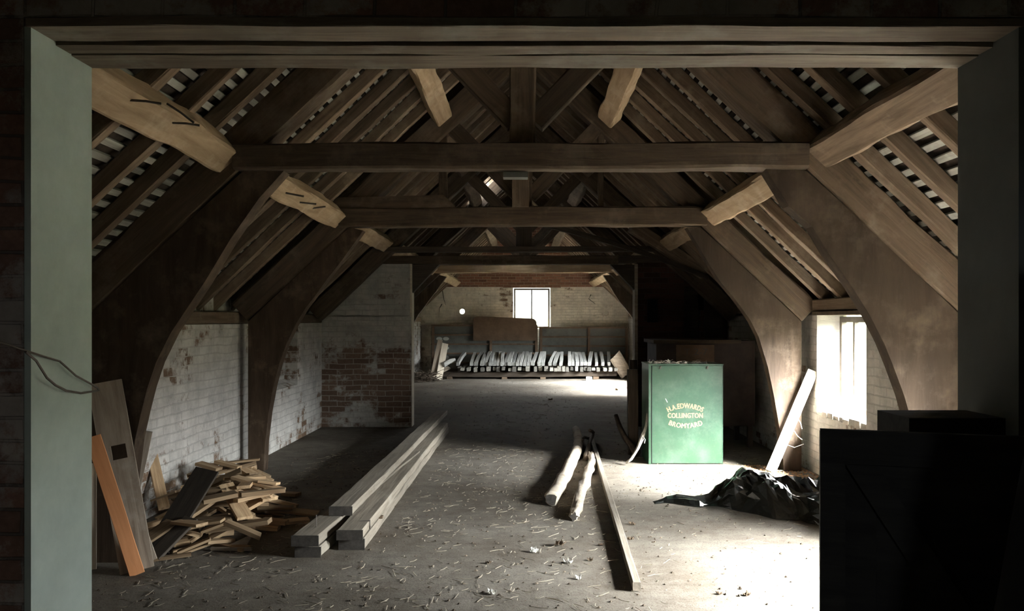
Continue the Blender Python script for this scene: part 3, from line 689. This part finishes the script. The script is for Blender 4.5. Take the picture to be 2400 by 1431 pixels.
plank('leaning_plank', P(219, 1333, 4.85), P(219, 1085, 4.9), .035, .02, M['paleplank'], 'narrow pale-edged board standing against the doorway edge', face=(.5, -1, 0))
plank('leaning_plank', P(385, 1190, 6.0), P(344, 1010, 6.5), .08, .035, M['offcut'], 'brown upright plank leaning on the whitewashed wall behind the heap', face=(.6, -1, .2))
plank('leaning_plank', P(350, 1132, 6.6), P(322, 1045, 6.75), .03, .03, M['paleplank'], 'thin pale lath leaning against the wall behind the heap', face=(.6, -1, .1))
plank('leaning_plank', P(292, 1260, 5.6), P(345, 1010, 5.65), .07, .03, M['plank_grey'], 'dull grey board end beside the foot of the nearest arch', face=(.5, -1, .1))
plank('leaning_plank', G(368, 1288, .02), P(486, 1100, 5.62), .20, .02, M['plank_dark'], 'dark wide plank lying slantwise up over the offcut heap', face=(-.30, -1, .45))
plank('leaning_plank', G(358, 1306, .02), P(448, 1214, 5.35), .12, .02, M['plank_dark'], 'dark lower plank lying beneath the slanted dark plank', face=(-.3, -.8, .8))
plank('leaning_plank', P(290, 1300, 5.15), P(232, 1180, 5.1), .1, .03, M['plank_dark'], 'dark board in shadow behind the orange-brown plank', face=(.3, -1, .1))
def wedge(x0, y0, n=14):
    t = M['offcut']
# heap by deposition on a height grid
def heap():
    gs = .02; gx0, gy0, nx, ny = -2.95, 4.9, 80, 150
    g = [[0.0]*ny for _ in range(nx)]
    items = []
    for i in range(150):
        u = R.random()
        if u < .28: cx, cy = R.gauss(-2.52, .14), R.gauss(6.75, .22)
        elif u < .85: cx, cy = R.gauss(-2.14, .15), R.gauss(5.95, .30)
        else: cx, cy = R.gauss(-2.30, .16), R.gauss(5.55, .22)
        L = R.uniform(.12, .34) if R.random() < .7 else R.uniform(.3, .5)
        w = R.uniform(.035, .13); th = R.uniform(.014, .032)
        ang = R.gauss(.15, .55) if R.random() < .65 else R.uniform(0, math.pi)
        c, s_ = math.cos(ang), math.sin(ang); lo = -2.90+abs(c)*L/2+abs(s_)*w/2
        cx = max(cx, lo); cy = min(max(cy, 5.2), 7.25)
        if cx+abs(c)*L/2 > -1.66: cx = -1.66-abs(c)*L/2
        cells = []
        na, nb_ = max(2, int(L/gs)), max(2, int(w/gs))
        for a in range(na+1):
            for b in range(nb_+1):
                lx = -L/2+L*a/na; ly = -w/2+w*b/nb_
                X = cx+lx*c-ly*s_; Yy = cy+lx*s_+ly*c
                ix, iy = int((X-gx0)/gs), int((Yy-gy0)/gs)
                if 0 <= ix < nx and 0 <= iy < ny: cells.append((ix, iy, lx))
        if not cells: continue
        top1 = max(g[a][b] for a, b, l_ in cells if l_ <= 0) if any(l_ <= 0 for _, _, l_ in cells) else 0
        top2 = max([g[a][b] for a, b, l_ in cells if l_ > 0] or [0])
        if max(top1, top2) > .34: continue
        pitch = max(-.35, min(.35, math.atan2(top2-top1, L*.75)))
        zc = (top1+top2)/2+th*.5+.004
        for a, b, l_ in cells: g[a][b] = max(g[a][b], zc+l_*math.sin(pitch)+th*.5)
        items.append((cx, cy, zc, L, w, th, ang, pitch))
    items.sort(key=lambda t: (t[1] > 6.4, t[2]))
    nrear = 0; nfront = 0
    for (cx, cy, zc, L, w, th, ang, pitch) in items:
        mx = Matrix.Translation((cx, cy, zc)) @ Matrix.Rotation(ang, 4, 'Z') @ Matrix.Rotation(-pitch, 4, 'Y') @ Matrix.Rotation(R.uniform(-.08, .08), 4, 'X')
        mb = MB(); cut = R.uniform(-.4, .4)*w if R.random() < .4 else 0
        mb.box((-L/2, -w/2, -th/2), (L/2, w/2, th/2))
        for q in (1, 5): mb.v[q] = (mb.v[q][0]-cut, mb.v[q][1], mb.v[q][2])
        o = mb.obj('timber_offcut', M['offcut'], mx=mx)
        rear = cy > 6.4
        if rear: i_ = nrear; nrear += 1
        else: i_ = nfront; nfront += 1
        n_ = i_
        w1 = 'long' if L > .33 else 'short'; w2 = 'thin' if w < .05 else 'broad' if w > .085 else 'sawn'
        lab = '%s %s offcut, %s up from the floor in the %s' % (w1, w2, ordn(n_), 'heap by the wall' if rear else 'heap front')
        tag(o, lab, 'offcut', 'sawn offcuts in the heap by the left wall')
heap()
for (px, py, qx, qy, w, lab, m) in ((345, 1312, 448, 1298, .035, 'pale stick lying in front of the heap beside the planks', 'offcut'), (405, 1292, 462, 1282, .03, 'short pale stick lying just behind the front stick', 'offcut'),
                              (495, 1285, 590, 1286, .02, 'thin lath lying flat before the heap', 'plank_grey'), (440, 1272, 468, 1253, .03, 'small stick tilted against the front of the heap', 'offcut')):
    a = G(px, py, .015); b = G(qx, qy, .015 if py < 1275 and qy > 1260 else .02)
    tag(beam('timber_stick', a, b, w, .022, M[m], irr=.002, ch=.002), lab, 'stick')
a = G(522, 1283, .01); b = G(590, 1255, .03)
tag(MB().add([a, G(575, 1284, .01), G(592, 1250, .09), (a.x, a.y+.01, .0), (G(575, 1284).x, G(575, 1284).y+.01, 0), (G(592, 1250, .09).x, G(592, 1250, .09).y+.02, .08)], [(0, 1, 2), (5, 4, 3), (0, 3, 4, 1), (1, 4, 5, 2), (2, 5, 3, 0)]).obj('timber_wedge', M['plank_grey']), 'triangular grey board offcut leaning at the foot of the heap', 'offcut')

# ------------------------------------------------------------------ wire on the left jamb
def J(px, py, off=0.0):      # a point just off the face of the left jamb
    return P(px, py, (1.628-off)*F/(VX-px))
wp = MB(); wp.tube([P(-60, 792, 2.45), P(0, 800, 2.52), J(62, 822), J(100, 834), J(140, 846), J(178, 880), J(215, 900), J(228, 908), J(232, 914)], .0036, 6)
tag(wp.obj('wire', M['wire']), 'upper strand of old wire looped across the left jamb', 'wire', 'wire strands on the left jamb')
wp = MB(); wp.tube([J(60, 824, .01), J(85, 845, .01), J(110, 885, .01), J(130, 902, .01), J(155, 915, .01), J(190, 921, .01), J(228, 915, .01)], .0042, 6)
tag(wp.obj('wire', M['wire']), 'lower sagging strand of old wire across the left jamb', 'wire', 'wire strands on the left jamb')

# ------------------------------------------------------------------ dark foreground at lower right
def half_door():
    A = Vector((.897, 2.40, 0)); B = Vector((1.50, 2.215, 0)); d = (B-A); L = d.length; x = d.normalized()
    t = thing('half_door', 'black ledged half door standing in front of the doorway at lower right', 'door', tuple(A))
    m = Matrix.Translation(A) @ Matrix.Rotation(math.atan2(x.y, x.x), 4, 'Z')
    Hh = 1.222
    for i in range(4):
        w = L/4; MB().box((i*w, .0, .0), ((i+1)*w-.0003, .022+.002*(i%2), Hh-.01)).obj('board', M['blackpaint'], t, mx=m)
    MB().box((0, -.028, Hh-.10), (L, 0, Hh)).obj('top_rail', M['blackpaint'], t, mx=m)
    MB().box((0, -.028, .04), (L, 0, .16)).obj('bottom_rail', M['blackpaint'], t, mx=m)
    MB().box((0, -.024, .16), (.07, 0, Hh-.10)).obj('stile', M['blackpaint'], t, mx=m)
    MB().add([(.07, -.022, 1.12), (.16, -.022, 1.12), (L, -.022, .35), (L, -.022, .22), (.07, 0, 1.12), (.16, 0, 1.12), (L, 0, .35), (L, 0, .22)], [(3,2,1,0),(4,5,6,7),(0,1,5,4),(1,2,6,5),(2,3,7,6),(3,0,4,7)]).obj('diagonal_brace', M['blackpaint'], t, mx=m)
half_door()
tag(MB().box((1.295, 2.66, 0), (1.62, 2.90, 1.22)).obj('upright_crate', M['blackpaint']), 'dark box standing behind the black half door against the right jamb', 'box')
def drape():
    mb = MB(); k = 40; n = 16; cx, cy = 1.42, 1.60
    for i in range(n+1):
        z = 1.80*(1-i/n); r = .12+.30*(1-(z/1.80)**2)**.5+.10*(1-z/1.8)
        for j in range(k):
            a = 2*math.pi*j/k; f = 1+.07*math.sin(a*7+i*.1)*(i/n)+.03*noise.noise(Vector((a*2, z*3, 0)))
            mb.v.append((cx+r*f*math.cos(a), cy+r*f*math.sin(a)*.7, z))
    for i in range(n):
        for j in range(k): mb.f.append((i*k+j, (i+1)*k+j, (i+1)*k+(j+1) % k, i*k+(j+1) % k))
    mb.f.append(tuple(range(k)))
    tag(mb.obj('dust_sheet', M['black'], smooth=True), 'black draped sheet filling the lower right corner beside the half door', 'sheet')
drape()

# ------------------------------------------------------------------ far room
def billets():
    tops = [(350,430),(505,545),(555,625),(625,670),(665,715),(720,745),(745,790),(800,830),(840,860),(880,930),(912,965),(965,1010),(1010,1060),(1050,1095),(1070,1130),(1120,1165),(1160,1240),(1265,1295),(1300,1325),(1385,1450),(1440,1490),(1510,1522),(1605,1610),(1630,1650),(1695,1680),(1745,1715),(1790,1755),(1830,1850),(1908,1900),(1980,1960),(2050,2045)]
    last = -9
    for k, (a, b) in enumerate(tops):
        w = R.uniform(.075, .105)
        xa = (1000+a/4.8-VX)/F*20.75; xb = (1000+b/4.8-VX)/F*21.7
        if xa-last < .10: xa = last+.10
        last = xa
        o = beam('timber_billet', (xa, 20.72+R.uniform(-.05, .05), .40), (xb, 21.68, .64+R.uniform(-.02, .02)), w, .095, M['billet'], irr=.008, bow=R.uniform(-.015, .05), seg=8)
        tag(o, 'pale curved billet in the top row of the far stack, %s from its left end' % ordn(k), 'billet', 'curved billets in the top row')
    x = -1.72; k = 0
    while x < 2.38:
        w = R.uniform(.075, .11)
        o = beam('timber_billet', (x, 20.64+R.uniform(-.10, .10), .265+R.uniform(-.01, .02)), (x+R.uniform(-.02, .04), 21.6, .30), w, R.uniform(.07, .13), M['billet_dark'], irr=.008, seg=6)
        tag(o, 'billet end in the bottom row of the far stack, %s from its left end' % ordn(k), 'billet', 'billets in the bottom row')
        x += w+R.choice((.015, .03, .05, .09)); k += 1
    tag(beam('timber_billet', (-2.15, 20.7, .38), (-1.88, 21.0, .48), .12, .12, M['billet'], irr=.01, bow=.03), 'stubby pale billet lying askew on the left end of the far stack', 'billet')
    for y, nm in ((20.85, 'front'), (21.55, 'rear')):
        tag(beam('bearer_beam', (-2.3, y, .135), (2.42, y, .15), .16, .14, M['oak_dark'], irr=.01, bow=-.02), '%s dark bearer beam beneath the stacked billets' % nm, 'beam')
    for kk, px in enumerate((1052, 1182, 1273)):
        p = G(px, 889, 0); tag(MB().box((p.x-.07, 20.78, 0), (p.x+.07, 20.95, .07)).obj('support_block', M['oak']), '%s dull block under the front bearer, counted from the left' % ORD[kk], 'block', 'blocks under the front bearer')
        tag(MB().box((p.x-.07, 21.45, 0), (p.x+.07, 21.62, .07)).obj('support_block', M['oak']), '%s dull block under the rear bearer, counted from the left' % ORD[kk], 'block', 'blocks under the rear bearer')
    p = G(1382, 892, 0); tag(MB().box((p.x-.075, 20.3, 0), (p.x+.075, 20.45, .09)).obj('support_block', M['block']), 'bright white block on the floor before the far stack', 'block')
    tag(MB().box((1.8, 20.78, 0), (1.95, 21.62, .07)).obj('support_block', M['oak']), 'long block carrying the right end of both bearers', 'block')
    tag(beam('timber_rail', (.0, 20.95, .34), (2.0, 20.95, .345), .03, .03, M['oak']), 'thin rail lying along the stack between its rows', 'rail')
billets()
def hurdle(x0, x1, z0, z1, Y, slots, label):
    t = thing('sheeted_hurdle', label, 'hurdle', (x0, Y, 0), 'ribbed sheet hurdles against the far wall')
    mb = MB(); n = 5; hgt = (z1-z0)/n
    for i in range(n):
        a = z0+i*hgt
        mb.box((x0, Y, a), (x1, Y+.02, a+hgt))
    mb.obj('sheet', M['galv'], t)
    for i in range(n+1):
        MB().box((x0, Y-.05, z0+i*hgt-.022), (x1, Y, z0+i*hgt+.022)).obj('rib', M['rust'], t)  # ribs coloured apart from the sheet in place of shade between them
    for x in (x0+.02, (x0*.45+x1*.55), x1-.06):
        MB().box((x, Y-.07, 0), (x+.07, Y-.03, z1)).obj('upright', M['rust'], t)
    for i in range(slots):
        zz = z0+(i+1.35)*hgt
        for q in range(2):
            s_ = MB(); c0 = x0+.22+q*.19; s_.prism([(c0+math.cos(a)*(.085 if math.cos(a) > 0 else .085), zz+.06+math.sin(a)*.05) for a in [math.pi*2*k/12 for k in range(12)]], Y-.006, Y)
            s_.obj('slot', M['galv_slot'], t)
hurdle(-2.62, .35, .10, 1.40, 22.15, 3, 'left ribbed metal hurdle with pale slots against the far wall')
hurdle(.40, 2.88, .05, 1.34, 22.2, 0, 'right ribbed metal hurdle in shadow against the far wall')
def rust_panel():
    pts = []; x0, x1, z0, z1 = -1.44, .33, .98, 1.66
    for cx, cz, r, a0 in ((x1-.14, z1-.20, .14, 0), (x0+.12, z1-.12, .12, 90), (x0+.03, z0+.03, .03, 180), (x1-.03, z0+.03, .03, 270)):
        for k in range(5): a = math.radians(a0+k*22.5); pts.append((cx+r*math.cos(a), cz+r*math.sin(a)))
    o = MB().prism(pts, 22.02, 22.05).obj('rusty_panel', M['rust'])
    tag(o, 'rusty brown round-cornered panel in front of the far window', 'panel')
rust_panel()
tag(plank('standing_board', (-2.42, 20.6, .0), (-2.25, 21.0, 1.03), .13, .03, M['plank_grey'], 'brown board standing upright left of the far stack', face=(.2, -1, .2)), None, 'board')
tag(plank('standing_board', (-2.24, 20.55, .0), (-2.12, 21.0, .93), .17, .03, M['paleplank'], 'pale wide board leaning upright left of the far stack', face=(.3, -1, .2)), None, 'board')
tag(plank('standing_board', (-2.62, 20.3, .02), (-2.0, 20.9, .30), .12, .03, M['plank_grey'], 'grey board sloping down at the left end of the far stack', face=(.2, -.5, 1)), None, 'board')
# bent sheet on the right of the stack
bs = MB(); pts = []
for i in range(7):
    for j in range(9):
        a = math.pi*(j/8)*.8
        bx_, bz_ = 2.30+.10*i/6*3.0, .62-.50*i/6
        pts.append((bx_+.14*math.cos(a)*1.0+.05, 20.9-.16*math.sin(a)-.1, bz_+.14*math.cos(a)))
for i in range(6):
    for j in range(8): bs.f.append((i*9+j, i*9+j+1, (i+1)*9+j+1, (i+1)*9+j))
bs.v = [(x, y, max(.01, z)) for x, y, z in pts]
o = bs.obj('bent_sheet', M['plank_grey']); md = o.modifiers.new('thick', 'SOLIDIFY'); md.thickness = .012
tag(o, 'curved grey sheet leaning at the right end of the far stack', 'sheet')
tuft('brushwood', (-2.55, 20.1, 0), .16, .25, .10, 260, M['bark_dark'], 'dark tangle of brushwood in the left corner of the far room', 'brushwood', .006, .35)
# ragged plaster and crack on far wall
cr = MB()
for q in ([(1036, 672, 22.48), (1040, 700, 22.48), (1045, 715, 22.48)], [(1036, 712, 22.48), (1030, 722, 22.48), (1028, 745, 22.48)], [(1385, 690, 22.48), (1380, 700, 22.48), (1395, 712, 22.48)]):
    cr.tube(path(q), [.012, .008, .004], 4)
struct(cr.obj('wall_back_cracks', M['black']))

# ------------------------------------------------------------------ floor litter
def litter():
    mb = MB(); md = MB()
    def dens(x, y): return .5+.5*noise.noise(Vector((x*1.2, y*1.2, 5)))
    n = 0
    while n < 2300:
        y = R.uniform(3.2, 9.5) if R.random() < .75 else R.uniform(9.5, 20); x = R.uniform(-2.3, 2.6)
        if R.random() > dens(x, y)*(1.3 if x < .6 else .45): continue
        if -1.55 < x < -.95 and y > 5: continue
        L = R.uniform(.015, .07) if R.random() < .85 else R.uniform(.07, .13); a = R.uniform(0, math.pi); z = .004
        d = Vector((math.cos(a)*L/2, math.sin(a)*L/2, 0)); nn = Vector((-d.y, d.x, 0))*R.uniform(-.25, .25)
        c = Vector((x, y, z+.004*R.random()))
        mb.tube([c-d, c+nn, c+d+Vector((0, 0, .006*R.random()))], R.uniform(.0012, .0022), 3); n += 1
    n = 0
    while n < 2600:
        y = R.uniform(3.2, 9.5) if R.random() < .75 else R.uniform(9.5, 20); x = R.uniform(-2.6, 2.6)
        if R.random() > dens(x+9, y)+.1: continue
        s_ = R.uniform(.003, .011); c = Vector((x, y, s_*.3)); a = R.uniform(0, 6.28)
        v = [c+Vector((math.cos(a+t)*s_*q, math.sin(a+t)*s_*q, 0)) for t, q in ((0, 1.6), (1.7, .8), (3.2, 1.3), (4.6, .7))]
        md.add(v+[c+Vector((0, 0, s_*.9))], [(0, 1, 4), (1, 2, 4), (2, 3, 4), (3, 0, 4)]); n += 1
    tag(mb.obj('straw_litter', M['straw']), 'loose straw scattered over the dusty floor', 'straw', None, 'stuff')
    tag(md.obj('crumb_litter', M['dirt']), 'dark crumbs and leaf bits scattered over the dusty floor', 'litter', None, 'stuff')
    ch = MB()
    for i in range(1500):
        c = Vector((min(2.9, R.gauss(2.45, .28)), min(8.4, R.gauss(7.95, .3)), 0)); s_ = R.uniform(.006, .018); a = R.uniform(0, 6.28)
        v = [c+Vector((math.cos(a+t)*s_, math.sin(a+t)*s_*.6, 0)) for t in (0, 2.1, 4.2)]
        ch.add(v+[c+Vector((0, 0, s_*.8))], [(0, 1, 3), (1, 2, 3), (2, 0, 3)])
    tag(ch.obj('chaff_litter', M['chaff']), 'brown chaff around the foot of the pale leaning plank', 'chaff', None, 'stuff')
litter()
def scrap(px, py, s_, m, label, name='dry_leaf', cat='leaf'):
    g = G(px, py); mb = MB(); n = 7; sd = px*.13
    for i in range(n):
        for j in range(n):
            u, v = i/(n-1)-.5, j/(n-1)-.5; q = noise.noise(Vector((u*5+sd, v*5, sd)))
            mb.v.append((g.x+u*s_*1.5*(1+.8*q), g.y+v*s_*1.2*(1-.8*q), max(.003, s_*(.1+1.7*abs(q)))))
    for i in range(n-1):
        for j in range(n-1):
            if (i in (0, n-2)) and (j in (0, n-2)): continue
            mb.f.append((i*n+j, (i+1)*n+j, (i+1)*n+j+1, i*n+j+1))
    o = mb.obj(name, M[m]); k = o.modifiers.new('thick', 'SOLIDIFY'); k.thickness = .002
    tag(o, label, cat)
for px, py, s_, m, lab in ((1312, 1280, .045, 'leaf', 'largest dark curled leaf on the floor before the logs'), (1252, 1294, .035, 'pale_scrap', 'white crumpled scrap left of the large curled leaf'),
    (1332, 1320, .03, 'pale_scrap', 'pale scrap on the floor just below the large curled leaf'), (1152, 1392, .03, 'pale_scrap', 'white scrap lying near the front of the floor'),
    (1482, 1230, .028, 'leaf', 'round dark leaf just right of the long thin stick'), (1478, 1264, .028, 'leaf', 'split brown leaf touching the long thin stick'),
    (1145, 1320, .022, 'leaf', 'small dark leaf in the straw before the timber stack'), (1408, 1278, .022, 'leaf', 'small dark leaf left of the long thin stick'),
    (1355, 1357, .022, 'pale_scrap', 'tiny pale scrap nearest the end of the long thin stick'), (1384, 1314, .02, 'leaf', 'little leaf midway beside the long stick shadow'),
    (1750, 1395, .022, 'leaf', 'dark speck of leaf on the bright floor at lower right'), (1685, 1392, .018, 'leaf', 'tiny leaf on the bright floor left of the lower right speck'),
    (1290, 938, .05, 'leaf', 'dark leaf clump on the floor inside the middle opening'), (1445, 915, .05, 'leaf', 'dark clump on the sunny patch of the far room floor')):
    scrap(px, py, s_, m, lab, 'dry_leaf' if m == 'leaf' else 'paper_scrap', 'leaf' if m == 'leaf' else 'scrap')
